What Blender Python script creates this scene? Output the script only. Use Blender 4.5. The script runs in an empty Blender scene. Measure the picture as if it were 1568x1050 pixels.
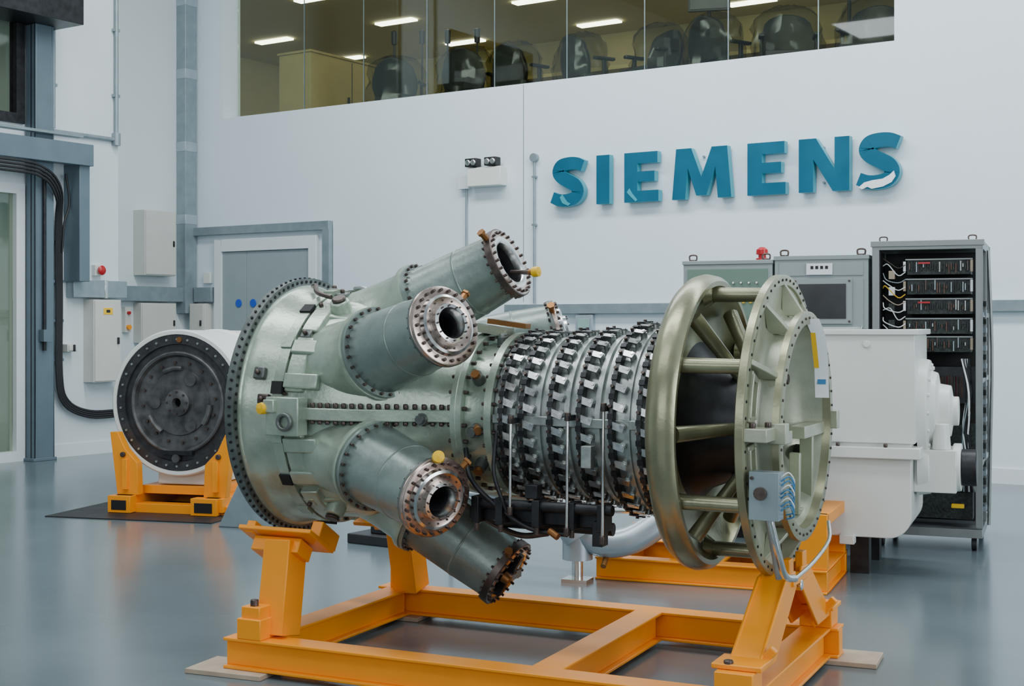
import bpy, bmesh, math, random
from mathutils import Vector, Matrix
random.seed(7)
V=Vector
pi=math.pi
def rad(d): return math.radians(d)

# ------------------------------------------------------------------ materials
def mat(name,col,metal=0.0,rough=0.5,var=0.12,scale=6.0,bump=0.0,rvar=0.1,spec=0.5,coat=0.0,bscale=60,emit=None,estr=0):
    m=bpy.data.materials.new(name); m.use_nodes=True
    nt=m.node_tree; b=nt.nodes['Principled BSDF']
    tc=nt.nodes.new('ShaderNodeTexCoord')
    n=nt.nodes.new('ShaderNodeTexNoise'); n.inputs['Scale'].default_value=scale; n.inputs['Detail'].default_value=5
    nt.links.new(tc.outputs['Object'],n.inputs['Vector'])
    r=nt.nodes.new('ShaderNodeValToRGB')
    r.color_ramp.elements[0].position=.3; r.color_ramp.elements[1].position=.7
    r.color_ramp.elements[0].color=[c*(1-var) for c in col]+[1]
    r.color_ramp.elements[1].color=[min(1,c*(1+var)) for c in col]+[1]
    nt.links.new(n.outputs['Fac'],r.inputs['Fac']); nt.links.new(r.outputs['Color'],b.inputs['Base Color'])
    mr=nt.nodes.new('ShaderNodeMapRange'); mr.inputs['To Min'].default_value=max(.02,rough-rvar); mr.inputs['To Max'].default_value=min(1,rough+rvar)
    nt.links.new(n.outputs['Fac'],mr.inputs['Value']); nt.links.new(mr.outputs['Result'],b.inputs['Roughness'])
    b.inputs['Metallic'].default_value=metal
    b.inputs['Specular IOR Level'].default_value=spec
    b.inputs['Coat Weight'].default_value=coat
    if emit:
        b.inputs['Emission Color'].default_value=(*emit,1); b.inputs['Emission Strength'].default_value=estr
    if bump>0:
        n2=nt.nodes.new('ShaderNodeTexNoise'); n2.inputs['Scale'].default_value=bscale; n2.inputs['Detail'].default_value=4
        nt.links.new(tc.outputs['Object'],n2.inputs['Vector'])
        bp=nt.nodes.new('ShaderNodeBump'); bp.inputs['Strength'].default_value=bump; bp.inputs['Distance'].default_value=.01
        nt.links.new(n2.outputs['Fac'],bp.inputs['Height']); nt.links.new(bp.outputs['Normal'],b.inputs['Normal'])
    return m
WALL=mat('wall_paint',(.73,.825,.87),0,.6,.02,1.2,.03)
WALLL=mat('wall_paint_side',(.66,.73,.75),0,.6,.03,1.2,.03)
FLOOR=mat('epoxy_floor',(.125,.16,.172),0,.20,.14,.9,.03,.06,.55,0,3)
CEIL=mat('ceiling_paint',(.6,.63,.65),0,.8,.02)
GREEN=mat('casing_green_metal',(.40,.475,.385),.50,.31,.20,9,.10,.10)
CAN=mat('can_grey_green',(.235,.285,.26),.50,.36,.14,12,.10,.08)
OLIVE=mat('olive_metal',(.30,.295,.185),.62,.30,.16,8,.06,.08)
OLIVE2=mat('olive_light',(.42,.44,.33),.40,.38,.16,8,.06,.08)
FLG=mat('flange_grey',(.15,.165,.155),.6,.40,.25,14,.08)
DARK=mat('dark_metal',(.03,.031,.034),.6,.42,.3,18,.05)
RINGD=mat('unison_ring_dark',(.075,.08,.08),.75,.36,.3,18,.05)
BLACK=mat('black_void',(.006,.006,.006),0,.7,.1)
MIDG=mat('compressor_grey',(.36,.39,.37),.7,.34,.25,20,.06)
LEVER=mat('lever_steel',(.55,.56,.55),.9,.28,.25,30,.04)
STEEL=mat('bright_steel',(.70,.70,.68),1,.22,.10,25,.02)
COPPER=mat('heat_tint_steel',(.50,.39,.34),1,.28,.25,18,.04)
BOLT=mat('bolt_steel',(.11,.085,.075),.8,.4,.2,40)
ORANGE=mat('orange_paint',(.95,.315,.0),0,.36,.05,5,.02)
YELLOW=mat('yellow_cap',(.85,.50,.005),0,.4,.05)
BRONZE=mat('bronze_fitting',(.30,.13,.04),.7,.4,.1)
GWHITE=mat('white_enamel',(.74,.76,.71),0,.35,.03,3,.03)
GREYB=mat('blue_grey_steel',(.125,.175,.205),.2,.45,.08,4)
GALV=mat('galvanised_trunking',(.28,.34,.36),.5,.40,.10,9)
BEIGE=mat('box_beige',(.58,.58,.53),0,.45,.03)
DOORM=mat('door_grey',(.28,.34,.35),0,.45,.03)
WHITEP=mat('white_trim',(.72,.77,.79),0,.4,.02)
TEAL=mat('sign_teal',(.0,.10,.17),0,.32,.12,3,0,.05)
TEALS=mat('sign_teal_edge',(.04,.33,.42),0,.35,.08,3)
FILM=mat('peeled_film',(.85,.88,.90),0,.3,.03)
RED=mat('red_plastic',(.45,.008,.012),0,.3,.05)
BLUEW=mat('blue_wire',(.05,.22,.45),0,.4,.1)
BLUE=mat('blue_disc',(.01,.08,.5),0,.4,.05)
RUBBER=mat('black_rubber',(.015,.015,.017),0,.5,.2)
GFACE=mat('generator_face',(.10,.10,.10),.5,.36,.50,10,.12)
GRIM=mat('generator_rim',(.045,.045,.048),.4,.42,.3,16,.1)
PIPEG=mat('duct_silver_blue',(.40,.46,.50),.5,.35,.1,7)
RACKA=mat('rack_aluminium',(.26,.28,.28),.6,.38,.08,10)
CABG=mat('cabinet_grey',(.31,.355,.355),.1,.42,.05,5)
CABGR=mat('cabinet_panel_green',(.15,.235,.185),.1,.42,.05,5)
SCREEN=mat('screen_dark',(.02,.022,.025),0,.2,.1)
CIRC=mat('circuit_dark',(.02,.026,.024),.1,.5,.8,60,.3)
CARD=mat('card_edge_brown',(.10,.05,.035),.2,.5,.5,60)
WOOD=mat('plywood',(.42,.33,.24),0,.6,.15,12)
OFFW=mat('office_wall',(.48,.44,.21),0,.7,.04)
OFFC=mat('office_cupboard',(.40,.31,.12),0,.45,.06)
CHAIR=mat('chair_black',(.010,.010,.010),0,.5,.2)
LAMP=mat('ceiling_lamp_panel',(1,1,.95),0,.5,0,emit=(1,.97,.85),estr=9)
def glassmat(name,tint,fac,rough=.02):
    m=bpy.data.materials.new(name); m.use_nodes=True; nt=m.node_tree; nt.nodes.clear()
    o=nt.nodes.new('ShaderNodeOutputMaterial'); t=nt.nodes.new('ShaderNodeBsdfTransparent'); g=nt.nodes.new('ShaderNodeBsdfGlossy'); x=nt.nodes.new('ShaderNodeMixShader')
    t.inputs['Color'].default_value=(*tint,1); g.inputs['Roughness'].default_value=rough; g.inputs['Color'].default_value=(.9,.95,1,1)
    x.inputs['Fac'].default_value=fac
    nt.links.new(t.outputs[0],x.inputs[1]); nt.links.new(g.outputs[0],x.inputs[2]); nt.links.new(x.outputs[0],o.inputs['Surface'])
    return m
GLASS=glassmat('window_glass',(.90,.93,.86),.05)
PLASTIC=glassmat('plastic_cover',(.74,.73,.64),.022,.18)

# ------------------------------------------------------------------ mesh builder
def basis(ax,up=None):
    ax=V(ax).normalized()
    h=V(up) if up else (V((0,0,1)) if abs(ax.z)<.9 else V((1,0,0)))
    e1=(h-ax*h.dot(ax)).normalized(); e2=ax.cross(e1)
    return e1,e2,ax
class MB:
    def __init__(s): s.v=[];s.f=[];s.m=[];s.mats=[]
    def mi(s,m):
        if m not in s.mats: s.mats.append(m)
        return s.mats.index(m)
    def add(s,vs,fs,m):
        o=len(s.v); s.v+= [tuple(x) for x in vs]; k=s.mi(m)
        for f in fs: s.f.append([i+o for i in f]); s.m.append(k)
    def box(s,c,d,m,R=None):
        c=V(c);hx,hy,hz=d[0]/2,d[1]/2,d[2]/2
        vs=[V((x,y,z)) for x in(-hx,hx) for y in(-hy,hy) for z in(-hz,hz)]
        if R is not None: vs=[R@q for q in vs]
        s.add([c+q for q in vs],[(0,1,3,2),(4,6,7,5),(0,4,5,1),(2,3,7,6),(0,2,6,4),(1,5,7,3)],m)
    def bx(s,x0,x1,y0,y1,z0,z1,m): s.box(((x0+x1)/2,(y0+y1)/2,(z0+z1)/2),(abs(x1-x0),abs(y1-y0),abs(z1-z0)),m)
    def bar(s,p0,p1,w,h,m,up=(0,0,1)):
        p0=V(p0);p1=V(p1); e1,e2,ax=basis(p1-p0,up)
        R=Matrix((e2,ax,e1)).transposed()
        s.box((p0+p1)/2,(w,(p1-p0).length,h),m,R)
    def lathe(s,prof,o,ax,m,n=48,a0=0,a1=2*pi,up=None):
        o=V(o); e1,e2,ax=basis(ax,up); full=abs(a1-a0-2*pi)<1e-6
        cols=n if full else n+1
        for i in range(len(prof)-1):
            mm=prof[i][2] if len(prof[i])>2 else m
            vs=[]
            for p in (prof[i],prof[i+1]):
                r=max(p[1],.0004)
                for j in range(cols):
                    a=a0+(a1-a0)*j/n
                    vs.append(o+ax*p[0]+(e1*math.cos(a)+e2*math.sin(a))*r)
            fs=[]
            for j in range(n):
                k=(j+1)%cols
                fs.append((j,k,cols+k,cols+j))
            s.add(vs,fs,mm)
    def cyl(s,p0,p1,r0,r1,m,n=16,cap=True):
        p0=V(p0);p1=V(p1);L=(p1-p0).length
        pr=[(0,r0),(L,r1)]
        if cap: pr=[(0,0)]+pr+[(L,0)]
        s.lathe(pr,p0,p1-p0,m,n)
    def tube(s,pts,r,m,n=10,sub=4):
        pts=[V(p) for p in pts]
        if sub>1 and len(pts)>2:
            q=[]
            P=[pts[0]*2-pts[1]]+pts+[pts[-1]*2-pts[-2]]
            for i in range(1,len(P)-2):
                for k in range(sub):
                    t=k/sub; a,b,c,d=P[i-1],P[i],P[i+1],P[i+2]
                    q.append(.5*((2*b)+(c-a)*t+(2*a-5*b+4*c-d)*t*t+(3*b-a-3*c+d)*t*t*t))
            q.append(pts[-1]); pts=q
        e=None; rings=[]
        for i,p in enumerate(pts):
            t=(pts[min(i+1,len(pts)-1)]-pts[max(i-1,0)]).normalized()
            if e is None: e=basis(t)[0]
            e=(e-t*e.dot(t)).normalized(); g=t.cross(e)
            rr=r[min(i,len(r)-1)] if isinstance(r,(list,tuple)) else r
            rings.append([p+(e*math.cos(2*pi*j/n)+g*math.sin(2*pi*j/n))*rr for j in range(n)])
        vs=[x for q in rings for x in q]; fs=[]
        for i in range(len(rings)-1):
            for j in range(n): k=(j+1)%n; fs.append((i*n+j,i*n+k,(i+1)*n+k,(i+1)*n+j))
        fs.append(tuple(range(n))); fs.append(tuple((len(rings)-1)*n+j for j in range(n)))
        s.add(vs,fs,m)
    def bolts(s,o,ax,R,n,r,h,m,ph=0,seg=6,a0=0,a1=2*pi):
        o=V(o); e1,e2,ax=basis(ax)
        for i in range(n):
            a=ph+a0+(a1-a0)*i/n
            p=o+(e1*math.cos(a)+e2*math.sin(a))*R
            s.cyl(p,p+ax*h,r,r,m,seg)
    def prism(s,poly,d,m,o=(0,0,0),ex=(1,0,0),ey=(0,0,1),ez=(0,-1,0),ms=None):
        o=V(o);ex=V(ex);ey=V(ey);ez=V(ez);n=len(poly)
        a=[o+ex*p[0]+ey*p[1] for p in poly]; b=[q+ez*d for q in a]
        s.add(a+b,[tuple(range(n)),tuple(range(n,2*n))],m)
        s.add(a+b,[(i,(i+1)%n,n+(i+1)%n,n+i) for i in range(n)],ms or m)
    def build(s,name,parent=None,bev=0,angle=38):
        me=bpy.data.meshes.new(name); me.from_pydata(s.v,[],s.f)
        for m in s.mats: me.materials.append(m)
        me.polygons.foreach_set('material_index',s.m)
        bm=bmesh.new(); bm.from_mesh(me)
        bmesh.ops.remove_doubles(bm,verts=bm.verts,dist=.00005)
        bmesh.ops.recalc_face_normals(bm,faces=bm.faces)
        bm.to_mesh(me); bm.free()
        me.polygons.foreach_set('use_smooth',[True]*len(me.polygons))
        me.set_sharp_from_angle(angle=rad(angle))
        ob=bpy.data.objects.new(name,me); bpy.context.collection.objects.link(ob)
        if parent: ob.parent=parent
        if bev:
            bv=ob.modifiers.new('bevel','BEVEL'); bv.width=bev; bv.segments=2; bv.limit_method='ANGLE'; bv.angle_limit=rad(40)
        return ob
def empty(name,loc=(0,0,0),rz=0,parent=None,ry=0):
    e=bpy.data.objects.new(name,None); bpy.context.collection.objects.link(e); e.empty_display_size=.1
    e.location=loc; e.rotation_euler=(0,ry,rz)
    if parent: e.parent=parent
    return e

# ------------------------------------------------------------------ room shell
BY=12.14; LX=-12.92; PX=-11.7; PY=9.98; TOP=7.0
b=MB(); b.bx(-14.5,9,-7,BY,-.2,0,FLOOR); b.build('floor')
b=MB(); b.bx(-14.5,9,-7,BY,TOP,TOP+.1,CEIL); b.build('ceiling')
b=MB()
WX0,WX1,WZ0,WZ1=-12.33,-3.97,3.89,6.0
b.bx(LX-.3,9,BY,BY+.3,0,WZ0,WALL); b.bx(LX-.3,WX0,BY,BY+.3,WZ0,TOP,WALL); b.bx(WX1,9,BY,BY+.3,WZ0,TOP,WALL); b.bx(WX0,WX1,BY,BY+.3,WZ1,TOP,WALL)
b.build('wall_back')
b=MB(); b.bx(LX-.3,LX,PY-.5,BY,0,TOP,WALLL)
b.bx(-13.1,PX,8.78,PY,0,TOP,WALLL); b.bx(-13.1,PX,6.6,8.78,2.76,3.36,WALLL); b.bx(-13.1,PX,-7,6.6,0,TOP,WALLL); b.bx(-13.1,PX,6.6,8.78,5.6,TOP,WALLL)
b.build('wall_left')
b=MB(); b.bx(LX+.015,9,BY-.015,BY-.001,.0,.13,WHITEP); b.build('baseboard_back')
b=MB(); b.bx(PX+.001,PX+.015,9.02,PY,0,.13,WHITEP); b.bx(LX+.001,LX+.015,PY,BY-.02,0,.13,WHITEP); b.build('baseboard_left')
b=MB(); b.bx(-7.923,-7.917,BY-.003,BY-.0005,1.6,3.88,GALV); b.build('trim_1')
e=empty('window_1')
b=MB()
xs=[WX0+.02]+[-11.21+.92*i for i in range(8)]+[WX1-.02]
for i in range(len(xs)-1): b.bx(xs[i]+.005,xs[i+1]-.005,BY+.235,BY+.245,WZ0+.01,WZ1,GLASS)
b.build('panes',e)
b=MB()
for x in xs[1:-1]: b.bx(x-.005,x+.005,BY+.235,BY+.245,WZ0,WZ1,GALV)
b.bx(WX0,WX1,BY+.22,BY+.26,WZ0,WZ0+.03,GALV)
b.build('joints',e)
e=empty('window_2')
b=MB()
for (z0,z1,mm) in ((0.0,2.76,WHITEP),(3.36,5.6,DARK)):
    b.bx(PX-.08,PX+.03,8.68,8.78,z0,z1,mm); b.bx(PX-.08,PX+.03,6.6,6.7,z0,z1,mm)
    b.bx(PX-.08,PX+.03,6.7,8.68,z1-.1,z1,mm); b.bx(PX-.08,PX+.03,6.7,8.68,z0,z0+.1,mm); b.bx(PX-.08,PX+.03,7.64,7.72,z0+.1,z1-.1,mm)
b.build('frame',e,.005)
b=MB(); b.bx(PX-.04,PX-.03,6.7,8.68,.1,2.66,GLASS); b.bx(PX-.04,PX-.03,6.7,8.68,3.46,5.5,GLASS); b.build('glass',e)
b=MB(); b.bx(-13.1,-13.05,6.5,8.9,0,2.76,mat('room_beyond',(.45,.36,.2),0,.7)); b.bx(-13.1,-13.05,6.5,8.9,3.3,5.6,mat('room_beyond_dark',(.10,.07,.05),0,.7)); b.build('space_behind',e)

# office behind the window
b=MB()
b.bx(-17,-3.7,12.45,19.2,3.40,3.55,OFFC); b.build('office_floor')
b=MB(); b.bx(-17,-3.7,19.0,19.2,3.55,5.95,OFFW); b.build('wall_office_back')
b=MB(); b.bx(-17.2,-17,12.45,19.2,3.55,5.95,OFFW); b.bx(-3.9,-3.7,12.45,19,3.55,5.95,OFFW); b.build('wall_office_side')
b=MB(); b.bx(-17.2,-3.7,12.45,19.2,5.95,6.05,OFFW); b.build('ceiling_office')
b=MB()
for x in (-15.5,-13,-10.5,-8,-5.5):
    for y in (14.6,16.4,18.2): b.bx(x-.35,x+.35,y-.08,y+.08,5.92,5.949,LAMP)
b.build('office_ceiling_light')
b=MB(); b.bx(-12.2,-11.67,13,14.6,3.55,4.78,OFFC); b.bx(-12.22,-11.65,12.98,14.62,4.78,4.81,OFFC)
for y in (13.8,): b.bx(-11.672,-11.664,y-.006,y+.006,3.6,4.76,DARK)
b.bx(-11.66,-11.63,13.7,13.72,4.1,4.3,DARK)
b.build('storage_cupboard',None,.004)
def chair(name,x,y,rz,top):
    e=empty(name,(x,y,3.55),rz)
    b=MB(); H=top-3.55
    nu,nv=10,8; vs=[];fs=[]
    for j in range(nv+1):
        for i in range(nu+1):
            u=-1+2*i/nu; w=j/nv
            hw=.28*(.86+.14*math.sin(pi*min(1,w*1.3)))
            if w>.85: hw*=1-.25*(w-.85)/.15
            vs.append((u*hw,.22-.07*u*u+.06*w,.50+w*(H-.50)-.06*u*u*w))
    n1=nu+1
    for j in range(nv):
        for i in range(nu): a=j*n1+i; fs.append((a,a+1,a+1+n1,a+n1))
    vs2=[(p[0],p[1]+.05,p[2]) for p in vs]; o=len(vs)
    fs+= [tuple(q+o for q in f) for f in fs]
    for i in range(nu): fs.append((i,i+1,i+1+o,i+o)); k=nv*n1+i; fs.append((k,k+1,k+1+o,k+o))
    for j in range(nv): k=j*n1; fs.append((k,k+n1,k+n1+o,k+o)); k+=nu; fs.append((k,k+n1,k+n1+o,k+o))
    b.add(vs+vs2,fs,CHAIR)
    b.box((0,0,.47),(.48,.46,.08),CHAIR)
    for sx in(-1,1):
        b.box((sx*.27,0,.68),(.06,.26,.035),CHAIR); b.box((sx*.27,.0,.57),(.03,.05,.2),CHAIR)
    b.cyl((0,0,.1),(0,0,.44),.03,.03,DARK)
    for k in range(5):
        a=k*2*pi/5; b.bar((0,0,.1),(.28*math.cos(a),.28*math.sin(a),.07),.04,.03,DARK); b.cyl((.28*math.cos(a)-.02,.28*math.sin(a),.03),(.28*math.cos(a)+.02,.28*math.sin(a),.03),.03,.03,DARK)
    b.build('frame_and_back',e,.01)
    c=MB()
    prof=[(.10,.38),(.25,.36),(.40,.37),(.55,.34),(.70,.34),(.85,.31),(.97,.24),(1.03,.12)]
    vs=[];fs=[];N=28
    for (w,r) in prof:
        for j in range(N):
            a=2*pi*j/N; rr=r*(1+.06*math.sin(5*a+w*7)+.09*random.uniform(-1,1))
            vs.append((rr*math.cos(a),.13+rr*.75*math.sin(a),.35+w*(H-.33)+random.uniform(-.015,.015)))
    for i in range(len(prof)-1):
        for j in range(N): k=(j+1)%N; fs.append((i*N+j,i*N+k,(i+1)*N+k,(i+1)*N+j))
    fs.append(tuple((len(prof)-1)*N+j for j in range(N)))
    c.add(vs,fs,PLASTIC); c.build('plastic_cover',e,0,20)
for i,x in enumerate((-10.25,-9.25,-8.48,-7.65,-6.88,-6.08,-5.32,-4.52)):
    chair('office_chair' if i==0 else 'office_chair.%03d'%i, x,13.0+.08*(i%2),rad(random.choice((0,170))+random.uniform(-35,35)),4.50+.03*random.uniform(-1,1))
for i,(x,z) in enumerate(((-6.62,4.72),(-5.02,4.72))):
    e=empty('desk_monitor' if i==0 else 'desk_monitor.001',(x,13.9,3.55),rad(20))
    b=MB(); b.box((0,0,1.42),(.46,.06,.30),CHAIR); b.box((0,-.032,1.42),(.42,.005,.26),SCREEN); b.cyl((0,.03,.74),(0,.03,1.3),.02,.02,CHAIR); b.box((0,.03,.74),(.24,.18,.02),CHAIR)
    b.build('screen',e,.004)
b=MB(); b.bx(-9.3,-4.2,13.6,14.3,4.24,4.28,OFFC)
for x in (-9.2,-7.6,-5.9,-4.3): b.bx(x-.03,x+.03,13.7,14.2,3.55,4.24,OFFC)
b.build('office_desk')
for i,x in enumerate((-11.05,-10.6,-10.2,-9.75)):
    b=MB(); b.cyl((x,13.9,3.55),(x,13.9,3.57),.12,.12,CHAIR); b.cyl((x,13.9,3.55),(x,13.9,5.0-.04*i),.012,.012,CHAIR); b.lathe([(0,0),(0,.035),(.16,.04),(.18,0)],(x,13.9,4.95-.04*i),(0,0,1),CHAIR,12)
    b.build('barrier_post' if i==0 else 'barrier_post.%03d'%i)

# ------------------------------------------------------------------ sign
e=empty('wall_sign')
Eg=[(0,0),(0,.49),(.34,.49),(.34,.38),(.135,.38),(.135,.30),(.31,.30),(.31,.20),(.135,.20),(.135,.11),(.35,.11),(.35,0)]
Mg=[(0,0),(.04,.49),(.19,.49),(.29,.21),(.39,.49),(.54,.49),(.58,0),(.45,0),(.425,.30),(.34,.03),(.24,.03),(.155,.30),(.13,0)]
Ng=[(0,0),(0,.49),(.155,.49),(.32,.20),(.32,.49),(.45,.49),(.45,0),(.305,0),(.13,.30),(.13,0)]
Ig=[(0,0),(0,.49),(.14,.49),(.14,0)]
def sc(g,k): return [(p[0]*k,p[1]) for p in g]
Eg=sc(Eg,1.09);Mg=sc(Mg,1.08);Ng=sc(Ng,1.07);Ig=sc(Ig,1.08)
def letterS():
    cp=[V((p[0]*1.07,p[1])) for p in ((.345,.400),(.27,.430),(.18,.432),(.10,.41),(.072,.35),(.11,.298),(.19,.25),(.265,.203),(.293,.14),(.255,.080),(.17,.058),(.08,.064),(.005,.095))]
    P=[cp[0]*2-cp[1]]+cp+[cp[-1]*2-cp[-2]]; q=[]
    for i in range(1,len(P)-2):
        for k in range(5):
            t=k/5;a,b_,c,d=P[i-1],P[i],P[i+1],P[i+2]
            q.append(.5*((2*b_)+(c-a)*t+(2*a-5*b_+4*c-d)*t*t+(3*b_-a-3*c+d)*t*t*t))
    q.append(cp[-1]); L=[];R=[]
    for i,p in enumerate(q):
        t=(q[min(i+1,len(q)-1)]-q[max(i-1,0)]).normalized(); n=V((-t.y,t.x)); f=i/(len(q)-1)
        w=.058+.012*math.sin(pi*f)
        L.append(p+n*w);R.append(p-n*w)
    return L,R
def putS(b,x):
    L,R=letterS(); n=len(L); y1=BY-.10; y0=BY-.02
    z=2.57
    A=[V((x+p.x,y1,z+p.y)) for p in L];B=[V((x+p.x,y1,z+p.y)) for p in R];C=[V((x+p.x,y0,z+p.y)) for p in L];D=[V((x+p.x,y0,z+p.y)) for p in R]
    b.add(A+B,[(i,i+1,n+i+1,n+i) for i in range(n-1)],TEAL)
    b.add(C+D,[(i,i+1,n+i+1,n+i) for i in range(n-1)],TEALS)
    b.add(A+C,[(i,i+1,n+i+1,n+i) for i in range(n-1)],TEALS)
    b.add(B+D,[(i,i+1,n+i+1,n+i) for i in range(n-1)],TEALS)
    b.add([A[0],B[0],D[0],C[0],A[-1],B[-1],D[-1],C[-1]],[(0,1,2,3),(4,5,6,7)],TEALS)
b=MB()
putS(b,-7.51); putS(b,-4.27)
for g,x in ((Ig,-6.98),(Eg,-6.66),(Mg,-6.13),(Eg,-5.34),(Ng,-4.83)):
    b.prism(g,.08,TEAL,(x,BY-.02,2.57),ms=TEALS)
for x in (-7.30,-6.91,-6.53,-5.83,-5.17,-4.62,-4.07):
    for z in (2.66,2.98): b.cyl((x,BY-.025,z),(x,BY,z),.012,.012,GALV,8)
b.build('letters',e,0,30)
b=MB()
b.prism([(0,.02),(.05,.06),(.12,.075),(.22,.085),(.28,.115),(.32,.15),(.335,.10),(.30,.05),(.22,.015),(.12,.0),(.08,.02),(.03,0)],.004,FILM,(-4.26,BY-.101,2.57))
b.prism([(0,.10),(.03,.14),(.06,.09),(.12,.02),(.10,.005),(.05,.05)],.004,TEALS,(-6.63,BY-.101,2.57))
b.prism([(0,.10),(.03,.13),(.09,.05),(.13,.03),(.10,.01),(.03,.04)],.004,TEALS,(-7.41,BY-.101,2.56))
b.build('protective_film',e)

# ------------------------------------------------------------------ back wall fittings
b=MB()
b.bx(-12.8,-10.55,BY-.08,BY,2.46,2.56,GALV); b.bx(-10.65,-10.55,BY-.08,BY,0.13,2.46,GALV)
b.bx(-8.12,9,BY-.07,BY,1.47,1.57,GALV); b.bx(-12.74,-12.44,BY-.09,BY,1.64,1.82,GALV)
b.build('cable_trunking',None,.004)
e=empty('door_1')
b=MB(); b.bx(-12.42,-12.30,BY-.06,BY,0,2.40,WHITEP); b.bx(-10.88,-10.76,BY-.06,BY,0,2.40,WHITEP); b.bx(-12.30,-10.88,BY-.06,BY,2.25,2.40,WHITEP); b.build('door_frame',e,.004)
b=MB(); b.bx(-12.30,-11.90,BY-.035,BY,0.01,2.24,DOORM); b.bx(-11.893,-10.88,BY-.035,BY,0.01,2.24,DOORM)
for x in(-12.02,-11.78): b.cyl((x,BY-.034,1.62),(x,BY-.045,1.62),.05,.05,BLUE,20)
for x in(-11.95,-11.84): b.box((x,BY-.06,1.15),(.025,.04,.25),STEEL)
b.build('leaves',e,.003)
e=empty('emergency_light')
b=MB(); b.bx(-8.56,-8.13,BY-.13,BY,2.83,3.03,GWHITE)
for x in(-8.50,-8.25):
    b.box((x,BY-.1,3.085),(.15,.10,.09),CHAIR); b.cyl((x-.035,BY-.16,3.085),(x-.035,BY-.14,3.085),.03,.035,STEEL); b.cyl((x+.035,BY-.16,3.085),(x+.035,BY-.14,3.085),.03,.035,STEEL); b.box((x,BY-.06,3.035),(.03,.04,.03),CHAIR)
b.build('housing',e,.008)
b=MB()
b.bx(-8.72,-8.58,BY-.07,BY,2.82,2.96,WALLL); b.cyl((-8.64,BY-.025,1.0),(-8.64,BY-.025,2.84),.012,.012,GALV)
b.cyl((-7.77,BY-.025,1.58),(-7.77,BY-.025,3.09),.013,.013,GALV); b.cyl((-7.77,BY-.05,3.1),(-7.77,BY,3.1),.045,.045,GALV)
for z in(1.9,2.4,2.9): b.box((-7.77,BY-.02,z),(.05,.04,.02),GALV)
b.build('conduit_pipe')
b=MB(); b.bx(-7.25,-7.05,BY-.06,BY,1.28,1.46,PIPEG); b.bx(-7.22,-7.08,BY-.07,BY-.06,1.32,1.42,mat('socket_green',(.25,.4,.36))); b.build('wall_socket',None,.004)
# ------------------------------------------------------------------ left wall fittings
b=MB()
cx0,cx1,cy0,cy1=PX+.031,-11.52,8.79,9.01
b.bx(cx0,cx1,cy0,cy0+.025,0,4.35,GREYB); b.bx(cx0,cx1,cy1-.025,cy1,0,4.35,GREYB); b.bx(cx0+.07,cx0+.09,cy0,cy1,0,4.35,GREYB); b.bx(cx1-.02,cx1,cy0,cy1,0,4.35,GREYB)
b.bx(cx0,cx1+.01,cy0-.03,cy1+.03,0,.03,GREYB)
b.bx(PX+.001,-11.2,6.2,9.12,4.352,4.75,DARK)
b.build('steel_column',None,.004)
b=MB()
b.bx(cx1+.003,-11.40,5,9.41,2.98,3.20,GREYB); b.bx(PX,-11.45,9.27,9.40,1.80,3.16,GREYB); b.bx(cx1+.003,-11.42,5,9.3,3.26,3.29,GALV)
b.bx(PX,-11.58,9.30,PY+.02,1.64,1.82,GALV)
for y in (9.7,): b.bx(PX,-11.575,y,y+.04,1.635,1.825,STEEL)
b.build('cable_trunking.001',None,.005)
b=MB(); b.bx(LX,LX+.12,PY,BY,1.64,1.82,GALV); b.bx(LX,LX+.16,11.93,12.12,1.5,TOP,GALV)
for z in (2.6,3.5,4.4,5.3): b.bx(LX,LX+.165,11.925,12.125,z,z+.12,PIPEG)
b.build('cable_trunking.002',None,.005)
b=MB()
for (y,z0,z1) in ((9.93,3.33,6.9),(9.12,3.36,6.9)):
    b.cyl((PX+.03,y,z0),(PX+.03,y,z1),.022,.022,GALV)
    for z in (3.8,4.5,5.2): b.box((PX+.02,y,z),(.05,.08,.03),GALV)
b.cyl((PX+.03,9.06,3.33),(PX+.03,9.95,3.33),.022,.022,GALV); b.cyl((PX+.03,9.93,3.27),(PX+.03,9.93,3.4),.045,.045,GALV)
b.cyl((PX+.03,9.16,.7),(PX+.03,9.16,1.55),.016,.016,GALV)
b.build('conduit_pipe.001')
b=MB()
for k in range(4):
    o=.035*k
    b.tube([(-11.36,6.0,2.95-o),(-11.36,8.2,2.95-o),(-11.38,8.75,2.92-o),(-11.48,9.06-o*.5,2.74-o),(PX+.09,9.17-o*.6,2.4),(PX+.06,9.20-o*.6,1.6),(PX+.06,9.20-o*.6,.85),(PX+.06,9.28-o*.5,.58-o*.4),(PX+.06,9.55,.46-o*.6),(PX+.06,9.97,.45-o*.6)],.014,RUBBER,8,5)
b.tube([(PX+.1,9.22,2.9),(PX+.1,9.26,2.6),(PX+.1,9.2,2.4),(PX+.09,9.18,2.1)],.012,RUBBER,8,5)
b.tube([(PX+.08,9.90,.75),(PX+.08,9.90,.55),(PX+.07,9.90,.47)],.012,RUBBER,8,4)
for z in (1.0,1.4,1.8,2.2): b.box((PX+.03,9.16,z),(.05,.14,.03),GREYB)
b.build('power_cable')
b=MB()
b.cyl((cx1+.022,8.88,1.1),(cx1+.022,8.88,2.9),.018,.018,DARK); b.box((cx1+.04,8.88,1.25),(.07,.1,.12),GREYB); b.build('conduit_pipe.002')
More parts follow.
